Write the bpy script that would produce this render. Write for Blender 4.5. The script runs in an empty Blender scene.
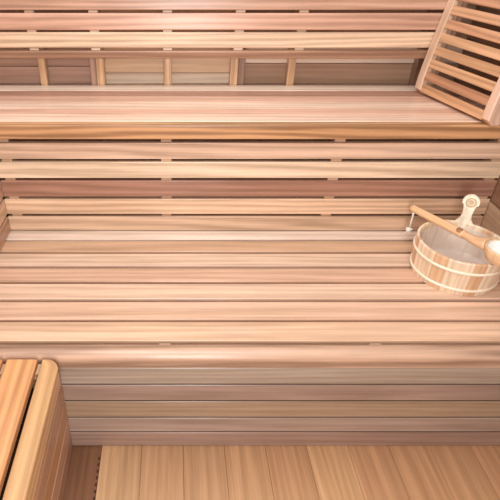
import bpy, bmesh, math, random
from mathutils import Vector, Matrix
random.seed(7)
sc = bpy.context.scene
COL = sc.collection
R = math.radians
PI = math.pi

# ------------------------------------------------------------------ colours
def lin(c):
    return tuple((v/12.92 if v <= .04045 else ((v+.055)/1.055)**2.4) for v in c)
SAT = .60
def rgb(r, g, b, k=None):
    k = SAT if k is None else k
    c = lin((r/255, g/255, b/255)); l = .3*c[0]+.55*c[1]+.15*c[2]
    return tuple(min(1, (l+(v-l)*k)*q) for v, q in zip(c, (1.04, 1.055, 1.01)))

# ------------------------------------------------------------------ materials
def new_mat(name):
    m = bpy.data.materials.new(name); m.use_nodes = True
    nt = m.node_tree; nt.nodes.clear()
    return m, nt, nt.nodes, nt.links

def wood_mat(name, rough=.34, contrast=.30, knots=.35, spec=.5, coat=.3):
    """Sawn softwood: colour from the board's own tint, grain running along the board."""
    m, nt, N, L = new_mat(name)
    out = N.new('ShaderNodeOutputMaterial'); b = N.new('ShaderNodeBsdfPrincipled')
    L.new(b.outputs[0], out.inputs[0])
    tint = N.new('ShaderNodeAttribute'); tint.attribute_name = 'tint'
    gr = N.new('ShaderNodeAttribute'); gr.attribute_name = 'grain'
    def mapping(s):
        mp = N.new('ShaderNodeMapping'); mp.inputs['Scale'].default_value = s
        L.new(gr.outputs['Vector'], mp.inputs['Vector']); return mp
    def noise(mp, sc_, det=4, rough_=.55):
        n = N.new('ShaderNodeTexNoise'); n.inputs['Scale'].default_value = sc_
        n.inputs['Detail'].default_value = det; n.inputs['Roughness'].default_value = rough_
        L.new(mp.outputs[0], n.inputs['Vector']); return n
    fine = noise(mapping((1.2, 60, 60)), 3.0, 5)
    broad = noise(mapping((.5, 9, 9)), 2.6, 3)
    mott = noise(mapping((3, 10, 10)), 2.0, 3)
    # growth rings: a distorted wave across the board
    mp = mapping((.6, 10, 10)); mp.inputs['Rotation'].default_value = (0, .25, .45)
    wv = N.new('ShaderNodeTexWave'); wv.wave_type = 'RINGS'; wv.rings_direction = 'X'
    wv.inputs['Scale'].default_value = 1.5; wv.inputs['Distortion'].default_value = 9
    wv.inputs['Detail'].default_value = 3; wv.inputs['Detail Scale'].default_value = .9
    L.new(mp.outputs[0], wv.inputs['Vector'])
    def mix(a, b_, fac):
        x = N.new('ShaderNodeMath'); x.operation = 'MULTIPLY_ADD'
        L.new(a, x.inputs[0]); x.inputs[1].default_value = fac; 
        if b_ is None: x.inputs[2].default_value = 0
        else: L.new(b_, x.inputs[2])
        return x.outputs[0]
    v = mix(fine.outputs['Fac'], None, .62)
    v = mix(broad.outputs['Fac'], v, .85)
    v = mix(mott.outputs['Fac'], v, .25)
    v = mix(wv.outputs['Fac'], v, knots)
    rp = N.new('ShaderNodeMapRange'); L.new(v, rp.inputs['Value'])
    mid = .86 + knots*.5
    rp.inputs['From Min'].default_value = mid-.32; rp.inputs['From Max'].default_value = mid+.32
    rp.inputs['To Min'].default_value = 1-contrast*1.15; rp.inputs['To Max'].default_value = 1+contrast*.65
    hs = N.new('ShaderNodeVectorMath'); hs.operation = 'SCALE'
    L.new(tint.outputs['Color'], hs.inputs[0]); L.new(rp.outputs[0], hs.inputs['Scale'])
    # darker grain is a little redder
    gm = N.new('ShaderNodeMapRange'); L.new(v, gm.inputs['Value'])
    gm.inputs['From Min'].default_value = mid-.42; gm.inputs['From Max'].default_value = mid+.2
    gm.inputs['To Min'].default_value = .55; gm.inputs['To Max'].default_value = 0
    mx = N.new('ShaderNodeMix'); mx.data_type = 'RGBA'; mx.blend_type = 'MULTIPLY'
    L.new(gm.outputs[0], mx.inputs[0]); L.new(hs.outputs[0], mx.inputs[6])
    mx.inputs[7].default_value = (1.0, .88, .75, 1)
    L.new(mx.outputs[2], b.inputs['Base Color'])
    b.inputs['Roughness'].default_value = rough
    b.inputs['Specular IOR Level'].default_value = spec
    b.inputs['Coat Weight'].default_value = coat; b.inputs['Coat Roughness'].default_value = .24
    bp = N.new('ShaderNodeBump'); bp.inputs['Strength'].default_value = .12; bp.inputs['Distance'].default_value = .001
    L.new(fine.outputs['Fac'], bp.inputs['Height']); L.new(bp.outputs[0], b.inputs['Normal'])
    return m

def plain_mat(name, col, rough=.5, spec=.5, alpha=1, sc_=60, var=.08, trans=0):
    m, nt, N, L = new_mat(name)
    out = N.new('ShaderNodeOutputMaterial'); b = N.new('ShaderNodeBsdfPrincipled')
    L.new(b.outputs[0], out.inputs[0])
    tc = N.new('ShaderNodeTexCoord')
    n = N.new('ShaderNodeTexNoise'); n.inputs['Scale'].default_value = sc_
    L.new(tc.outputs['Object'], n.inputs['Vector'])
    r = N.new('ShaderNodeMapRange'); L.new(n.outputs['Fac'], r.inputs['Value'])
    r.inputs['To Min'].default_value = 1-var; r.inputs['To Max'].default_value = 1+var
    s = N.new('ShaderNodeVectorMath'); s.operation = 'SCALE'; s.inputs[0].default_value = col
    L.new(r.outputs[0], s.inputs['Scale']); L.new(s.outputs[0], b.inputs['Base Color'])
    b.inputs['Roughness'].default_value = rough; b.inputs['Alpha'].default_value = alpha
    b.inputs['Specular IOR Level'].default_value = spec
    b.inputs['Transmission Weight'].default_value = trans
    bp = N.new('ShaderNodeBump'); bp.inputs['Strength'].default_value = .15; bp.inputs['Distance'].default_value = .001
    L.new(n.outputs['Fac'], bp.inputs['Height']); L.new(bp.outputs[0], b.inputs['Normal'])
    return m

WOOD = wood_mat('bench_wood')
EDGE = wood_mat('edge_wood', rough=.32, contrast=.36, knots=.6)
CLAD = wood_mat('cladding_wood', rough=.42, contrast=.24, knots=.2, spec=.4)
SEAT = wood_mat('seat_wood', rough=.36, contrast=.26, knots=.25)
FLOOR = wood_mat('floor_wood', rough=.42, contrast=.24, knots=.2, spec=.4)
BUCKETW = wood_mat('bucket_wood', rough=.45, contrast=.2, knots=.25)
DARK = wood_mat('shaded_wood', rough=.7, contrast=.2)
HOOP = wood_mat('hoop_wood', rough=.4, contrast=.06, knots=.1)
CORD = plain_mat('cotton_cord', rgb(238, 235, 232), .9, .1, sc_=400, var=.15)
def crinkle(mat):
    nt = mat.node_tree; bp = [n for n in nt.nodes if n.type == 'BUMP'][0]
    bp.inputs['Strength'].default_value = .5; bp.inputs['Distance'].default_value = .014
    n = [n for n in nt.nodes if n.type == 'TEX_NOISE'][0]
    mp = nt.nodes.new('ShaderNodeMapping'); mp.inputs['Scale'].default_value = (3.5, 3.5, .9)
    tc = [q for q in nt.nodes if q.type == 'TEX_COORD'][0]
    nt.links.new(tc.outputs['Object'], mp.inputs[0]); nt.links.new(mp.outputs[0], n.inputs['Vector'])
LINER = plain_mat('clear_plastic', (1.0, .90, .83), .12, .8, alpha=.58, sc_=9, var=.04)
crinkle(LINER)
CUPW = plain_mat('white_enamel', rgb(246, 243, 240), .25, .5, sc_=20, var=.02)

# ------------------------------------------------------------------ geometry
def rrect(w, h, r=.004, n=3, rt=None):
    """Rounded rectangle outline centred on the origin; rt = radius of the corner at (+a,+b)."""
    pts = []
    for k, (sx, sy) in enumerate(((1, 1), (-1, 1), (-1, -1), (1, -1))):
        rr = rt if (k == 0 and rt) else r
        nn = n*3 if (k == 0 and rt) else n
        cx, cy = sx*(w/2-rr), sy*(h/2-rr)
        for i in range(nn+1):
            a = k*PI/2 + i*(PI/2)/nn
            pts.append((cx+rr*math.cos(a), cy+rr*math.sin(a)))
    return pts

class MB:
    """Collects boards, lathes and tubes into one mesh; every board carries its own tint and grain."""
    def __init__(s): s.v = []; s.f = []; s.t = []; s.g = []; s.sm = []
    def face(s, idx, tint, gr, smooth=False):
        s.f.append(idx); s.t.append(tint); s.g.append(gr); s.sm.append(smooth)
    def prism(s, prof, o, ea, eb, el, length, tint, seed=None, smooth=False):
        """prof in (a,b), extruded along el from o."""
        o, ea, eb, el = Vector(o), Vector(ea), Vector(eb), Vector(el)
        off = (random.uniform(0, 40), random.uniform(0, 9), random.uniform(0, 9))
        if ea.cross(eb).dot(el) < 0: prof = prof[::-1]
        n = len(prof); base = len(s.v)
        for L_ in (0, length):
            for a, b in prof: s.v.append(o+ea*a+eb*b+el*L_)
        G = lambda a, b, l: (l+off[0], a+off[1], b+off[2])
        for i in range(n):
            j = (i+1) % n
            (a0, b0), (a1, b1) = prof[i], prof[j]
            s.face((base+i, base+j, base+n+j, base+n+i), tint,
                   (G(a0, b0, 0), G(a1, b1, 0), G(a1, b1, length), G(a0, b0, length)), smooth)
        s.face(tuple(base+i for i in reversed(range(n))), tint, tuple(G(*prof[i], 0) for i in reversed(range(n))))
        s.face(tuple(base+n+i for i in range(n)), tint, tuple(G(*prof[i], length) for i in range(n)))
    def box(s, x0, x1, y0, y1, z0, z1, tint, along='x', r=.003, n=2):
        cx, cy, cz = (x0+x1)/2, (y0+y1)/2, (z0+z1)/2
        if along == 'x': s.prism(rrect(y1-y0, z1-z0, r, n), (x0, cy, cz), (0, 1, 0), (0, 0, 1), (1, 0, 0), x1-x0, tint)
        if along == 'y': s.prism(rrect(x1-x0, z1-z0, r, n), (cx, y0, cz), (1, 0, 0), (0, 0, 1), (0, 1, 0), y1-y0, tint)
        if along == 'z': s.prism(rrect(x1-x0, y1-y0, r, n), (cx, cy, z0), (1, 0, 0), (0, 1, 0), (0, 0, 1), z1-z0, tint)
    def loft(s, rings, tint, closed_ends=True, smooth=True, tintf=None):
        """rings: equal-length lists of points, joined one to the next."""
        n = len(rings[0]); base = len(s.v)
        off = Vector((random.uniform(0, 40), random.uniform(0, 9), random.uniform(0, 9)))
        for r_ in rings:
            for p in r_: s.v.append(Vector(p))
        acc = [0]
        for k in range(1, len(rings)):
            c0 = sum((Vector(p) for p in rings[k-1]), Vector())/n; c1 = sum((Vector(p) for p in rings[k]), Vector())/n
            acc.append(acc[-1]+(c1-c0).length)
        def G(k, i):
            c = sum((Vector(p) for p in rings[k]), Vector())/n
            d = Vector(rings[k][i % n])-c
            return Vector((acc[k], d.x+d.y*.3, d.z+d.y*.3))+off
        for k in range(len(rings)-1):
            for i in range(n):
                j = (i+1) % n
                t = tintf(k, i) if tintf else tint
                s.face((base+k*n+i, base+k*n+j, base+(k+1)*n+j, base+(k+1)*n+i), t,
                       (G(k, i), G(k, i+1), G(k+1, i+1), G(k+1, i)), smooth)
        if closed_ends:
            s.face(tuple(base+i for i in reversed(range(n))), tint, tuple(G(0, i) for i in reversed(range(n))))
            K = len(rings)-1
            s.face(tuple(base+K*n+i for i in range(n)), tint, tuple(G(K, i) for i in range(n)))
    def lathe(s, prof, c, tint, n=96, tintf=None, smooth=True):
        """prof: closed outline of (radius, z), spun round the vertical through c."""
        base = len(s.v); m = len(prof); c = Vector(c)
        off = Vector((random.uniform(0, 40), random.uniform(0, 9), 0))
        for i in range(n):
            a = 2*PI*i/n
            for r_, z in prof: s.v.append(c+Vector((r_*math.cos(a), r_*math.sin(a), z)))
        for i in range(n):
            a0, a1 = 2*PI*i/n, 2*PI*(i+1)/n; j = (i+1) % n
            st = Vector((0, 0, 0))
            t = tint
            if tintf: t, sd = tintf((a0+a1)/2); st = Vector((sd*3.7, sd*1.3, 0))
            for k in range(m):
                l = (k+1) % m
                g = lambda aa, q: Vector((prof[q][1], aa*.14, prof[q][0]))+off+st
                s.face((base+i*m+k, base+j*m+k, base+j*m+l, base+i*m+l), t,
                       (g(a0, k), g(a1, k), g(a1, l), g(a0, l)), smooth)
    def build(s, name, mat, parent=None, loc=None, autosm=False):
        me = bpy.data.meshes.new(name)
        o0 = Vector(loc) if loc else Vector((0, 0, 0))
        me.from_pydata([tuple(v-o0) for v in s.v], [], s.f)
        tc = me.color_attributes.new('tint', 'FLOAT_COLOR', 'CORNER')
        ga = me.attributes.new('grain', 'FLOAT_VECTOR', 'CORNER')
        k = 0
        for t, g in zip(s.t, s.g):
            for q in g:
                tc.data[k].color = (*t, 1); ga.data[k].vector = q; k += 1
        for p, sm in zip(me.polygons, s.sm): p.use_smooth = sm
        me.materials.append(mat)
        bm = bmesh.new(); bm.from_mesh(me); bmesh.ops.recalc_face_normals(bm, faces=bm.faces); bm.to_mesh(me); bm.free()
        me.update()
        o = bpy.data.objects.new(name, me); COL.objects.link(o)
        if parent is not None:
            o.parent = parent
            o.location = o0 - parent.matrix_basis.translation
        else: o.location = o0
        return o

def thing(name, loc, label, cat, group=None):
    o = bpy.data.objects.new(name, None); COL.objects.link(o)
    o.empty_display_size = .1; o.location = loc
    o.matrix_basis = Matrix.Translation(Vector(loc))
    o['label'] = label; o['category'] = cat
    if group: o['group'] = group
    return o
def structure(o): o['kind'] = 'structure'; return o
def vary(c, a=.04):
    k = 1+random.uniform(-a, a)
    return tuple(min(1, x*k*(1+random.uniform(-a, a)*.3)) for x in c)

# ------------------------------------------------------------------ measures (metres)
XL, XR = -.609, 1.16        # corner of the side tier, right wall
XW = -1.30                  # left wall of the cabin, out of the picture
YN = -.75                   # the near wall behind the camera
ZB, ZU = .4876, .9094       # lower seat, upper seat
Y0 = 1.061                  # cladding under the lower bench
YS = 1.645                  # slatted face under the upper bench
YBK = 2.09                  # back edge of the upper seat
YWALL = 2.135

# ------------------------------------------------------------------ setting
SAT = .98
m = MB()
fcols = [(214,170,130),(206,160,122),(204,158,120),(210,164,124),(202,154,116),(214,168,126),(204,156,118),(208,160,120),(200,152,114),(204,154,116)]
xs = [-.235, -.101, .037, .175, .313, .451, .589, .727, .865, 1.003, XR+.02]
for i in range(10):
    m.box(xs[i]+.0004, xs[i+1]-.0004, YN, Y0+.03, -.03, 0, vary(rgb(*[q*.95 for q in fcols[i]]), .03), 'y', .0012, 1)
structure(m.build('floor', FLOOR))
m = MB()
m.box(XL-.02, xs[0]-.001, YN, Y0+.03, -.03, -.0015, rgb(132, 92, 66), 'y', .0012, 1)
y = -.6
while y < 1.03:      # ragged dark notches along its edge
    m.box(xs[0]-.007, xs[0]-.0015, y, y+.011, -.0018, -.0008, rgb(60, 38, 26), 'y', .0002, 1); y += .023
structure(m.build('trim_1', FLOOR))
m = MB(); m.box(XW-.05, XR+.1, YN, 2.3, -.06, -.032, rgb(90, 66, 50), 'x')
structure(m.build('trim_2', DARK))

SAT = .70
m = MB()
bays = [(XW, -.302, [(200,150,125),(188,138,112),(196,146,120)]),
        (-.302, .265, [(246,218,190),(230,184,136),(226,180,140)]),
        (.265, XR+.02, [(186,140,106),(244,212,190),(196,146,112)])]
for x0, x1, cs in bays:
    zs = [.0, .10, .20, .30, .40, .50, .60, .70, .80, .90, .972, 1.06, 1.15, 1.24, 1.33, 1.42, 1.52, 1.62, 1.72, 1.82, 1.92, 2.02, 2.12, 2.2]
    if x0 > .2: zs[10] = .984
    elif x0 > -.5: zs[10] = .9455
    for i in range(len(zs)-1):
        z0, z1 = zs[i], zs[i+1]
        c = cs[0] if i in (9,) else (cs[1] if i == 10 else cs[2])
        m.box(x0+.0005, x1-.0005, YWALL, YWALL+.02, z0+.001, z1-.001, vary(rgb(*c), .02), 'x', .002, 1)
structure(m.build('wall_back', CLAD))
m = MB()
z = .0
rc = [(190,146,110)]*10
lv = [0, .1, .2, .3, .4, .4876, .615, .745, .86, .97, 1.08, 1.19, 1.3, 1.41, 1.52, 1.63, 1.74, 1.85, 1.96, 2.07, 2.2]
for i in range(len(lv)-1):
    c = (196,154,116) if i == 5 else ((150,100,66) if i == 6 else (150,104,72))  # upper boards tinted darker to put shade into the curved backrest's gaps
    m.box(XR, XR+.02, YN, YWALL, lv[i]+.001, lv[i+1]-.001, rgb(*c), 'y', .002, 1)
structure(m.build('wall_right', CLAD))
m = MB()
for i in range(20):
    m.box(XW-.02, XW, YN, YWALL, i*.11+.001, i*.11+.109, vary(rgb(200,150,118), .05), 'y', .002, 1)
structure(m.build('wall_left', CLAD))

m = MB()
for i in range(20):
    m.box(XW, XR, YN-.02, YN, i*.11+.001, i*.11+.109, vary(rgb(205,158,126), .05), 'x', .002, 1)
structure(m.build('wall_front', CLAD))
# ------------------------------------------------------------------ lower bench
PAD = rgb(206, 162, 124)
BATX = [-.575, -.02, .572, 1.13]
lb = thing('lower_bench', ((XL+XR)/2, 1.35, 0), 'wide lower bench with spaced cedar slats above the floor, bucket on it', 'bench')
m = MB()
seat = [(1.0550,1.1371,(232,182,142)),(1.1459,1.2296,(228,176,140)),(1.2419,1.3214,(236,190,158)),
        (1.3321,1.4078,(226,172,136)),(1.4195,1.497,(234,190,160)),(1.5065,1.579,(216,164,122)),
        (1.5879,1.66,(238,208,190)),(1.669,1.75,(226,180,146)),(1.76,1.84,(220,170,136))]
for y0, y1, c in seat:
    m.box(XL-.004, XR-.003, y0+.0014, y1-.0012, ZB-.026, ZB, rgb(*c), 'x', .002, 2)
m.build('seat', SEAT, lb)
m = MB()
w, h = .043, .0520
m.prism(rrect(w, h, .004, 3, rt=.022), (XL-.004, 1.0005+w/2, ZB-h/2), (0, -1, 0), (0, 0, 1), (1, 0, 0), XR-XL, rgb(198, 150, 118, .68), smooth=False)
m.build('front_edge_board', EDGE, lb)
m = MB()
zz = [.0, .0743, .1475, .2267, .3017, .3749, .4300]
cc = [(168,130,114),(178,148,134),(176,142,110),(172,138,124),(182,160,144),(180,150,132)]
for i in range(6):
    z0, z1 = zz[i]+.0028, zz[i+1]-.0028
    w, h = .018, z1-z0
    prof = [(-w/2,-h/2),(w/2-.001,-h/2),(w/2,-h/2+.001),(w/2,h/2-.0030),(w/2-.0020,h/2),(w/2-.0022,h/2-.009),(-w/2,h/2-.009)]
    m.prism(prof, (-.345, Y0+w/2, (z0+z1)/2), (0, -1, 0), (0, 0, 1), (1, 0, 0), XR-.003+.345, rgb(*cc[i]))
m.build('front_cladding', CLAD, lb)
m = MB(); m.box(-.345, XR-.003, Y0+.019, Y0+.03, .0, .43, rgb(96, 66, 48), 'x'); m.build('cladding_backing', DARK, lb)  # dark tint paints shade into the grooves
for x in BATX:
    m = MB(); m.box(x-.016, x+.016, 1.045, 1.88, ZB-.075, ZB-.0265, PAD, 'y')
    # small spacers rise into the front gap, level with the boards
    m.box(x-.016, x+.016, 1.0442, 1.0525, ZB-.027, ZB-.005, PAD, 'x', .001, 1)
    m.build('batten', WOOD, lb)

# ------------------------------------------------------------------ upper bench
ub = thing('upper_bench', ((XL+XR)/2, 1.86, 0), 'narrow upper bench of pale pinkish boards with slatted front below the wall backrest', 'bench')
m = MB()
e = [1.660, 1.7305, 1.8005, 1.8705, 1.9405, 2.0155, YBK]
uc = [(246,212,192),(236,188,166),(246,214,194),(234,186,164),(196,144,122),(248,222,204)]
for i in range(6):
    m.box(XW+.002, XR-.003, e[i]+.0018, e[i+1]-.0018, ZU-.028, ZU, rgb(*uc[i], .85), 'x', .0035, 2)
m.build('seat', SEAT, ub)
m = MB()
w, h = .034, .0490
m.prism(rrect(w, h, .004, 3, rt=.005), (XL, 1.626+w/2, ZU-h/2), (0, -1, 0), (0, 0, 1), (1, 0, 0), XR-.003-XL, rgb(196, 142, 94, .85))
m.build('front_edge_board', EDGE, ub)
skirt = [(.78,.8421,(226,180,148)),(.7076,.7707,(236,198,162)),(.6339,.6998,(178,118,90)),
         (.5619,.6257,(232,184,142)),(.4902,.5525,(218,172,134))]
m = MB()
for z0, z1, c in skirt:
    m.box(XL, XR-.003, YS, YS+.02, z0+.0012, z1-.0012, rgb(*c), 'x', .002, 2)
m.build('slatted_front', WOOD, ub)
for x in BATX:
    m = MB(); m.box(x-.017, x+.017, YS+.0205, YS+.06, ZB+.0005, ZU-.0285, PAD, 'z')
    for z0 in (.5575, .630, .7037, .7753, .8470):
        m.box(x-.018, x+.018, YS+.005, YS+.0208, z0-.0052, z0+.0052, PAD, 'x', .0005, 1)
    m.build('batten', WOOD, ub)

SAT = .92
# ------------------------------------------------------------------ lower side bench (left)
XE = -.303
sb = thing('side_bench', ((XE+XL)/2, .2, 0), 'low side bench at the left with lengthwise boards and rounded corner board', 'bench')
m = MB()
for x0, x1, c in [(-.448,-.3650,(228,164,108)),(-.543,-.4590,(224,160,106)),(-.6245,-.5525,(228,168,112))]:
    m.box(x0, x1, YN+.01, .984, ZB-.026, ZB, rgb(*c), 'y', .0035, 2)
m.build('seat', WOOD, sb)
m = MB(); w, h = .0485, .062
# the far end of the corner board is rounded off in plan
prof = rrect(w, h, .004, 3, rt=.006)
rings = []
cx = XE-w/2
L0 = YN+.01
for yy in (L0, .0, .3, .6, .9):
    rings.append([(cx+a, yy, ZB-h/2+b) for a, b in prof])
rad = .038
for k in range(0, 9):
    a = k/8*PI/2
    yy = .984-rad+rad*math.sin(a); xm = XE-rad+rad*math.cos(a)
    rings.append([(min(cx+a_, xm) if a_ > 0 else cx+a_, yy, ZB-h/2+b) for a_, b in prof])
m.loft(rings, rgb(212, 164, 114), smooth=False)
m.build('corner_edge_board', WOOD, sb)
m = MB()
for i in range(6):
    z0, z1 = zz[i]+.0028, zz[i+1]-.0028
    if i == 5: z1 = .4245
    w, h = .018, z1-z0
    prof = [(-w/2,-h/2),(w/2-.001,-h/2),(w/2,-h/2+.001),(w/2,h/2-.006),(w/2-.005,h/2),(w/2-.007,h/2-.010),(-w/2,h/2-.009)]
    m.prism(prof, (-.333-w/2, YN+.01, (z0+z1)/2), (1, 0, 0), (0, 0, 1), (0, 1, 0), Y0-.002-YN-.01, rgb(*[(172,128,104),(188,142,116),(190,140,100),(184,138,112),(192,148,116),(180,130,92)][i]))
m.build('side_cladding', CLAD, sb)
m = MB(); m.box(-.363, -.352, YN+.01, Y0-.003, 0, .42, rgb(96, 66, 48), 'y'); m.build('cladding_backing', DARK, sb)  # tinted dark as painted shade behind the side grooves
for y in (-.1, .43, .958):
    m = MB(); m.box(XL-.015, -.3535, y-.018, y+.018, ZB-.065, ZB-.0265, PAD, 'x')
    for x in (-.3573, -.4527, -.548): m.box(x-.0040, x+.0040, y-.018, y+.018, ZB-.027, ZB-.009, PAD, 'y', .0005, 1)
    m.build('batten', WOOD, sb)

SAT = .70
# ------------------------------------------------------------------ upper side bench (its slatted face shows at the left)
us = thing('upper_side_bench', (XL-.3, .5, 0), 'slatted face of the upper side bench, cut by the left edge of the picture', 'bench')
m = MB()
for (z0, z1, c), c2 in zip(skirt, [(220,176,140),(224,184,150),(190,136,104),(214,164,118),(186,128,88)]):
    m.box(XL-.02, XL-.0005, YN+.01, YS-.001, z0, z1, rgb(*c2), 'y', .003, 2)
m.build('slatted_front', WOOD, us)
m = MB()
for k in range(6):
    m.box(XW+.002+k*.108, XW+.106+k*.108, YN+.01, 1.655, ZU-.028, ZU, vary(rgb(230,186,160), .03), 'y', .0035, 2)
m.build('seat', SEAT, us)
for y in (-.1, .5, 1.1):
    m = MB(); m.box(XL-.055, XL-.021, y-.017, y+.017, .002, ZU-.0285, PAD, 'z'); m.build('post', WOOD, us)

# ------------------------------------------------------------------ wall backrest
wb = thing('wall_backrest', (.1, YBK, ZU), 'long curved slatted backrest fixed along the back wall above the upper bench', 'backrest')
YF = 2.005
m = MB()
XBR = .972
sl = [(1.0310,1.0622,(176,124,90),0.30),(1.0694,1.1257,(232,190,152),0.03),(1.1322,1.1905,(218,158,128),-.02),  # lowest slat: shade of its turned-under face is in the dark tint
      (1.1994,1.2600,(206,150,120),-.05),(1.2690,1.328,(224,176,140),-.10),(1.337,1.395,(214,160,126),-.16),(1.404,1.462,(226,182,148),-.22)]
yo = [0, 0, -.003, -.002, .0, .006, .014]
for (z0, z1, c, tl), dy in zip(sl, yo):
    h = z1-z0-.0015
    eb = Vector((0, -math.sin(tl), math.cos(tl))); ea = Vector((0, -math.cos(tl), -math.sin(tl)))
    m.prism(rrect(.018, h, .004, 3), (XW+.004, YF+dy+.010, (z0+z1)/2), ea, eb, (1, 0, 0), XBR+max(0, z0-1.06)*.17-XW-.004, rgb(*c))
m.build('slat_panel', WOOD, wb)
# upright battens fixed to the wall; pairs where two wall boards meet
ups = [(-.532,-.503,0),(-.329,-.303,1),(-.302,-.270,0),(-.032,-.001,0),(.233,.264,0),(.265,.292,1),(.463,.492,0),(.975,1.01,1)]
for x0, x1, d in ups:
    m = MB(); c = rgb(196,146,124) if d == 1 else rgb(230,176,118)
    if d == 1 and x0 > .2: c = rgb(158, 112, 84)
    y0 = YBK+.004 if d == 0 else YBK+.010
    m.box(x0, x1, y0, YWALL-.001, .75, 1.50, c, 'z', .002, 1)
    m.build('upright_batten', WOOD, wb)
    if d == 0:
        # curved bracket carrying the slats
        m = MB(); xc = (x0+x1)/2
        rings = []
        for z_, yf in ((1.040, 2.045), (1.058, 2.028), (1.10, 2.0245), (1.2, 2.022), (1.3, 2.026), (1.4, 2.032), (1.46, 2.046)):
            rings.append([(xc-.017, yf, z_), (xc+.017, yf, z_), (xc+.017, YBK+.005, z_), (xc-.017, YBK+.005, z_)])
        m.loft(rings, rgb(236, 196, 158), smooth=False)
        for z_ in (1.0655, 1.1290, 1.1950, 1.2645, 1.3325):
            m.box(xc-.0165, xc+.0165, YF+.006, YF+.026, z_-.0043, z_+.0043, rgb(214, 178, 148), 'x', .0005, 1)
        m.build('bracket', WOOD, wb)

SAT = .80
# ------------------------------------------------------------------ free-standing curved backrest at the right
PB = Vector((.938, 1.992, ZU)); PF = Vector((1.028, 1.612, ZU))
dv = (PF-PB); LEN = dv.length; dv.normalize()           # runs towards the viewer
nv = Vector((-dv.y, dv.x, 0));                            # towards the right wall
if nv.x < 0: nv = -nv
def rest(loc):
    o = thing('curved_backrest', loc, 'portable curved slatted backrest with two pale side rails standing at the right wall', 'backrest')
    return o
rb = rest(PB)
def fx(z):      # face line of the rail: offset towards the wall by height above the seat
    pts = [(0, .003), (.017, .0), (.06, .002), (.095, .006), (.16, .016), (.23, .027), (.31, .041), (.40, .058), (.50, .078), (.60, .10), (.64, .112)]
    for (z0, a), (z1, b) in zip(pts, pts[1:]):
        if z <= z1: t = (z-z0)/(z1-z0); return a+(b-a)*t
    return pts[-1][1]
def rail(t0, t1, name, tint):
    m = MB(); rings = []
    K = 26; H = .50
    dep = lambda z: .052 + .012*math.exp(-((z-.22)/.20)**2)
    for k in range(K+1):
        z = H*k/K
        f0 = fx(z); d0 = dep(z)
        ins = 0
        if z < .018: ins = (.018-math.sqrt(max(0, .018**2-(.018-z)**2)))
        if z > H-.015: ins = .6*(z-(H-.015))
        f0 += ins; d0 -= ins*1.6
        ch = .003
        pr = [(t0+ch, f0), (t1-ch, f0), (t1, f0+ch), (t1, f0+d0), (t0, f0+d0), (t0, f0+ch)]
        rings.append([PB+dv*t+nv*n_+Vector((0, 0, z+.0005)) for t, n_ in pr])
    m.loft(rings, tint, smooth=False)
    return m.build(name, WOOD, rb)
rail(0, .034, 'side_rail', rgb(236, 194, 164))
rail(LEN-.034, LEN, 'side_rail', rgb(234, 190, 166))
m = MB()
pc = [(214,156,106),(200,138,98),(216,160,112),(214,158,110),(218,164,118),(206,148,106),(212,156,114),(200,142,104),(214,160,116),(208,150,110),(212,156,112),(206,150,108),(210,154,112)]
for i in range(11):
    zc = .0255+i*.0450; hh = .0305
    tl = math.atan2(fx(zc+.02)-fx(max(0, zc-.02)), .04)
    tl += .10
    ea = (nv*math.cos(tl)-Vector((0, 0, 1))*math.sin(tl)); eb = (Vector((0, 0, 1))*math.cos(tl)+nv*math.sin(tl))
    o = PB+dv*.034+nv*(fx(zc)+.0125)+Vector((0, 0, zc))
    m.prism(rrect(.017, hh, .003, 2), o, ea, eb, dv, LEN-.068, rgb(*pc[i]))
m.build('slat_panel', WOOD, rb)

# ------------------------------------------------------------------ bucket
BC = Vector((.938, 1.384, ZB)); RT, RB, HB = .1385, .129, .1245
bk = thing('sauna_bucket', BC, 'pale stave sauna bucket with two hoops standing on the lower bench', 'bucket')
rnd = random.Random(5)
NS = 22; cuts = sorted((i+rnd.uniform(-.2, .2))/NS*2*PI for i in range(NS))
sp = [tuple(min(252, v+10) for v in q) for q in [(238,212,182),(224,178,136),(240,218,190),(234,204,170),(216,164,118),(238,212,184),(236,206,176),(222,174,132)]]
stc = [rgb(*sp[rnd.randrange(len(sp))]) for _ in range(NS)]
def stave(a):
    a %= 2*PI
    for i in range(NS):
        if a < cuts[i]: return stc[i], i
    return stc[0], 0
# explicit tints on the side that faces the viewer
for ang, c in ((200,(236,206,172)),(216,(222,176,132)),(232,(238,212,184)),(248,(238,210,182)),(262,(234,202,170)),(276,(220,172,128)),(286,(238,216,192)),(298,(210,156,108)),(312,(230,202,178))):
    stc[stave(R(ang))[1]] = rgb(*c)
m = MB(); T = .011
prof = [(RB, .004), (RB+(RT-RB)*.5, HB*.5), (RT-.0015, HB-.003), (RT-.003, HB), (RT-T+.002, HB), (RT-T, HB-.003), (RB-T, .012), (RB-T, .0)]
prof = [(RB-.001, 0), (RB, .003)] + prof[1:7] + [(RB-T, .0)]
m.lathe(prof, BC, (1, 1, 1), n=132, tintf=stave, smooth=False)
m.build('stave_wall', BUCKETW, bk, loc=BC)
m = MB(); m.lathe([(0.0005, .004), (RB-T+.0005, .004), (RB-T+.0005, .016), (0.0005, .016)], BC, rgb(226, 190, 152), n=64, smooth=False)
m.build('base', BUCKETW, bk, loc=BC)
for zc in (.0215, .0880):
    rr = RB+(RT-RB)*zc/HB
    m = MB()
    pr = [(rr+.0003+.0048*max(0, math.cos(a)), zc+.0050*math.sin(a)) for a in [k/9*PI-PI/2 for k in range(10)]]
    m.lathe(pr, BC, rgb(244, 228, 208), n=128)
    m.build('hoop', HOOP, bk, loc=BC)
# the tall stave with its rounded head
HA = R(63)
hd = Vector((math.cos(HA), math.sin(HA), 0)); ht = Vector((-math.sin(HA), math.cos(HA), 0))
if ht.x > 0: ht = -ht
m = MB()
hb = BC+hd*(RT-.0075)
out = []
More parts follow.
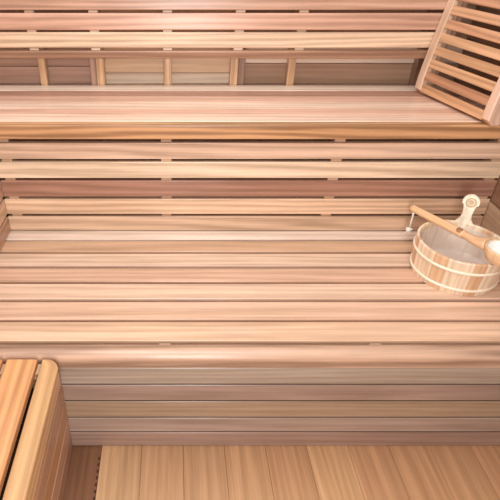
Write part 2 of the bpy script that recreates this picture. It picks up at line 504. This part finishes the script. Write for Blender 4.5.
# outline: half-widths by height above the seat
lhs = [(.05,.026),(.085,.026),(.1245,.027),(.132,.022),(.142,.0165),(.158,.0150),(.175,.0165),(.190,.0205)]
cz, cr = .1985, .0260
arc = [(-cr*math.cos(a), cz+cr*math.sin(a)) for a in [R(d) for d in range(-25, 206, 11)]]
outline = [(-w, z) for z, w in lhs]+arc+[(w, z) for z, w in reversed(lhs)]
lean = R(7)
up = Vector((0, 0, 1))*math.cos(lean)+hd*math.sin(lean); nn = hd*math.cos(lean)-Vector((0, 0, 1))*math.sin(lean)
base_o = hb - hd*.011
m.prism([(a, b) for a, b in outline], base_o-nn*.0075, ht, up, nn, .015, rgb(254, 240, 218))
hs = m.build('handle_stave', BUCKETW, bk, loc=BC)
md = hs.modifiers.new('soft_edges', 'BEVEL'); md.width = .002; md.segments = 2; md.limit_method = 'ANGLE'; md.angle_limit = R(40)
m = MB()
cpt = base_o+up*cz
def disc(r0, r1, t0, t1, tint):
    n = 40; rings = []
    for (rr, tt) in ((r0, t0), (r0, t1), (r1, t1), (r1, t0)):
        rings.append([cpt+ht*rr*math.cos(2*PI*i/n)+up*rr*math.sin(2*PI*i/n)-nn*tt for i in range(n)])
    rings.append(rings[0])
    m.loft(rings, tint, closed_ends=False, smooth=False)
disc(.0115, .0165, .007, .0082, rgb(222, 186, 140)); disc(.0004, .0095, .007, .0080, rgb(226, 192, 150))
m.build('peg_disc', BUCKETW, hs, loc=None)
pd = COL.objects[-1]
# crinkled clear liner
m = MB(); n = 120; rings = []
RI = RB-T
def lr(a, t): return 1+.012*math.sin(17*a+2*t)+.012*math.sin(31*a+1+t)+.008*math.sin(7*a+6*t)
for k, (r_, z_) in enumerate([(.002,.0185),(.04,.0175),(.08,.0185),(RI-.008,.019),(RI-.003,.026),(RI-.002,.05),(RI+.001,.075),(RI+.003,.095),(RI+.004,.112)]):
    rings.append([BC+Vector((r_*(lr(2*PI*i/n, z_*30)-.012)*math.cos(2*PI*i/n), r_*(lr(2*PI*i/n, z_*30)-.012)*math.sin(2*PI*i/n), z_+(.0012*math.sin(9*2*PI*i/n+r_*60) if .01 < r_ < .1 and k < 4 else 0))) for i in range(n)])
m.loft(rings, rgb(240, 230, 225), closed_ends=False)
m.build('plastic_liner', LINER, bk, loc=BC)

# ------------------------------------------------------------------ ladle
A = Vector((.849, 1.592, .6210)); Bc = Vector((.9865, 1.262, .6635))
ld = thing('sauna_ladle', Bc, 'wooden ladle with white cord laid across the rim of the bucket', 'ladle')
def tube(pts, rads, tint, n=20, flat=1.0):
    rings = []
    P = [Vector(p) for p in pts]
    for k, p in enumerate(P):
        d = (P[min(k+1, len(P)-1)]-P[max(k-1, 0)]).normalized()
        s = d.cross(Vector((0, 0, 1))).normalized(); u = s.cross(d).normalized()
        rings.append([p+s*rads[k]*math.cos(2*PI*i/n)+u*rads[k]*flat*math.sin(2*PI*i/n) for i in range(n)])
    m.loft(rings, tint)
m = MB()
J = A.lerp(Bc, .64)-Vector((.004, 0, .011))
dr = (J-A); drn = Vector((dr.x, dr.y, 0)).normalized(); Ld = dr.length
pts = [A-drn*.0, A+(J-A)*.012, A+(J-A)*.035, A+(J-A)*.08, A+(J-A)*.25, A+(J-A)*.5, A+(J-A)*.8, A+(J-A)*.94, J]
tube(pts, [.004, .0085, .0112, .0125, .0125, .0130, .0140, .0145, .0135], rgb(242, 190, 136))
m.build('handle', BUCKETW, ld)
# bowl: turned wooden cup with a tapering neck
m = MB()
RC = .051
prof = [(.0005,-.050),(.026,-.049),(.039,-.040),(.047,-.022),(RC-.0005,-.002),(RC-.0015,.002),(RC-.006,.002),(RC-.008,-.001),(.040,-.020),(.031,-.034),(.017,-.0405),(.0005,-.0415)]
m.lathe(prof, Bc, rgb(242, 198, 150), n=72)
m.build('bowl', BUCKETW, ld)
m = MB()
E_ = Bc-drn*(RC-.006)+Vector((0, 0, -.013))
q = [J+(E_-J)*t for t in (-.16, 0, .2, .45, .7, .9, 1.0)]
for k, dz in enumerate((0, .0, -.002, -.005, -.005, -.003, 0)): q[k] = q[k]+Vector((0, 0, dz))
tube(q, [.0100, .0140, .0155, .018, .022, .026, .027], rgb(240, 188, 138), flat=.75)
m.build('neck', BUCKETW, ld)
m = MB()
prof = [(.0005,-.0405),(.017,-.0395),(.0305,-.033),(.0395,-.0195),(.0432,-.0015),(.0428,.0008),(.0415,-.0015),(.0382,-.0185),(.0295,-.0318),(.0165,-.0382),(.0005,-.0392)]
m.lathe(prof, Bc, rgb(245, 245, 242), n=64)
m.build('bowl_lining', CUPW, ld)
# brown oval: shadowed cut where handle meets neck, its shade put into the colour
m = MB()
sj = A.lerp(J, .93)
S_ = drn.cross(Vector((0, 0, 1))).normalized()
rings = []
n = 28
upn = (Vector((0, 0, 1))*.55-Vector((0, 1, 0))*.8).normalized()
upn = (upn-drn*upn.dot(drn)).normalized(); sd = drn.cross(upn)
for rr, hh in ((.0001, .0170), (.6, .0162), (1, .0132)):
    rings.append([sj+drn*.0155*rr*math.cos(2*PI*i/n)+sd*.0098*rr*math.sin(2*PI*i/n)+upn*(hh-.0016) for i in range(n)])
m.loft(rings, rgb(176, 112, 66), closed_ends=False)
m.build('shaded_slot', BUCKETW, ld)
# cord and knot
m = MB()
c0 = A+drn*.012+Vector((0, -.004, .0))
tube([c0+Vector((0, .004, .0125)), c0+Vector((.0, -.010, .006)), c0+Vector((-.001, -.0115, -.006)), c0+Vector((-.001, -.008, -.02)), c0+Vector((.000, -.007, -.045)), c0+Vector((.001, -.007, -.072))],
     [.0026, .0026, .0028, .0028, .0028, .0028], (1, 1, 1), n=10)
tube([c0+Vector((0, .004, .0125)), c0+Vector((.0, .0125, .004)), c0+Vector((-.001, -.003, -.014)), c0+Vector((-.001, -.0075, -.030)), c0+Vector((.000, -.0055, -.072))],
     [.0022, .0022, .0022, .0022, .0023], (1, 1, 1), n=10)
cd = m.build('cord', CORD, ld)
m = MB()
kc = c0+Vector((.000, -.008, -.079))
rings = []
for k in range(9):
    a = -PI/2+PI*k/8
    rings.append([kc+Vector((.0095*math.cos(a)*math.cos(b)*(1+.18*math.sin(5*b+k)), .0085*math.cos(a)*math.sin(b), .008*math.sin(a)*(1+.1*math.cos(3*b)))) for b in [2*PI*i/20 for i in range(20)]])
m.loft(rings, (1, 1, 1), closed_ends=False)
for s_ in range(9):
    a = s_*2.3; e_ = kc+Vector((.014*math.cos(a), .010*math.sin(a), -.006+.012*math.sin(s_*1.7)))
    m_pts = [kc, kc.lerp(e_, .6)+Vector((0, 0, .002)), e_]
    tube(m_pts, [.002, .0017, .0012], (1, 1, 1), n=6)
m.build('knot', CORD, cd)

# parts were built in world space: fix parent offsets for sub-parts
bpy.context.view_layer.update()
for o in list(COL.objects):
    if o.parent is not None:
        want = Vector((0, 0, 0))
        if o.name.split('.')[0] in ('stave_wall', 'base', 'hoop', 'handle_stave', 'plastic_liner'): want = BC
        pw = Vector((0, 0, 0)); p = o.parent
        pw = p.matrix_world.translation if p.parent is None else (BC if p.name.startswith('handle_stave') else Vector((0, 0, 0)))
        o.location = want-pw
bpy.context.view_layer.update()

# ------------------------------------------------------------------ camera
cam = bpy.data.cameras.new('camera'); co = bpy.data.objects.new('camera', cam); COL.objects.link(co)
cam.sensor_width = 36; cam.sensor_fit = 'HORIZONTAL'; cam.lens = 510/500*36; cam.shift_x = 78/500
cam.clip_start = .02
co.location = (0, 0, 1.5); co.rotation_euler = (R(90-33.7), 0, 0)
sc.camera = co

# ------------------------------------------------------------------ light
w = bpy.data.worlds.new('world'); sc.world = w; w.use_nodes = True
bg = w.node_tree.nodes['Background']; bg.inputs[0].default_value = (1, .98, .97, 1); bg.inputs[1].default_value = .72
def area(name, loc, target, size, power, col=(1, .97, .94), sy=None):
    l = bpy.data.lights.new(name, 'AREA'); l.energy = power; l.color = col; l.size = size
    if sy: l.shape = 'RECTANGLE'; l.size_y = sy
    o = bpy.data.objects.new(name, l); COL.objects.link(o); o.location = loc
    o.rotation_euler = (Vector(target)-Vector(loc)).to_track_quat('-Z', 'Y').to_euler()
    return o
area('door_light', (.10, -.70, 1.15), (.10, 1.6, .95), .42, 33, (1, .985, .97), sy=1.7)
area('ceiling_light', (.0, .95, 2.35), (.05, 1.35, .5), 1.1, 21, (1, .985, .97))
sc.view_settings.view_transform = 'Standard'
sc.view_settings.look = 'None'
sc.view_settings.exposure = .10
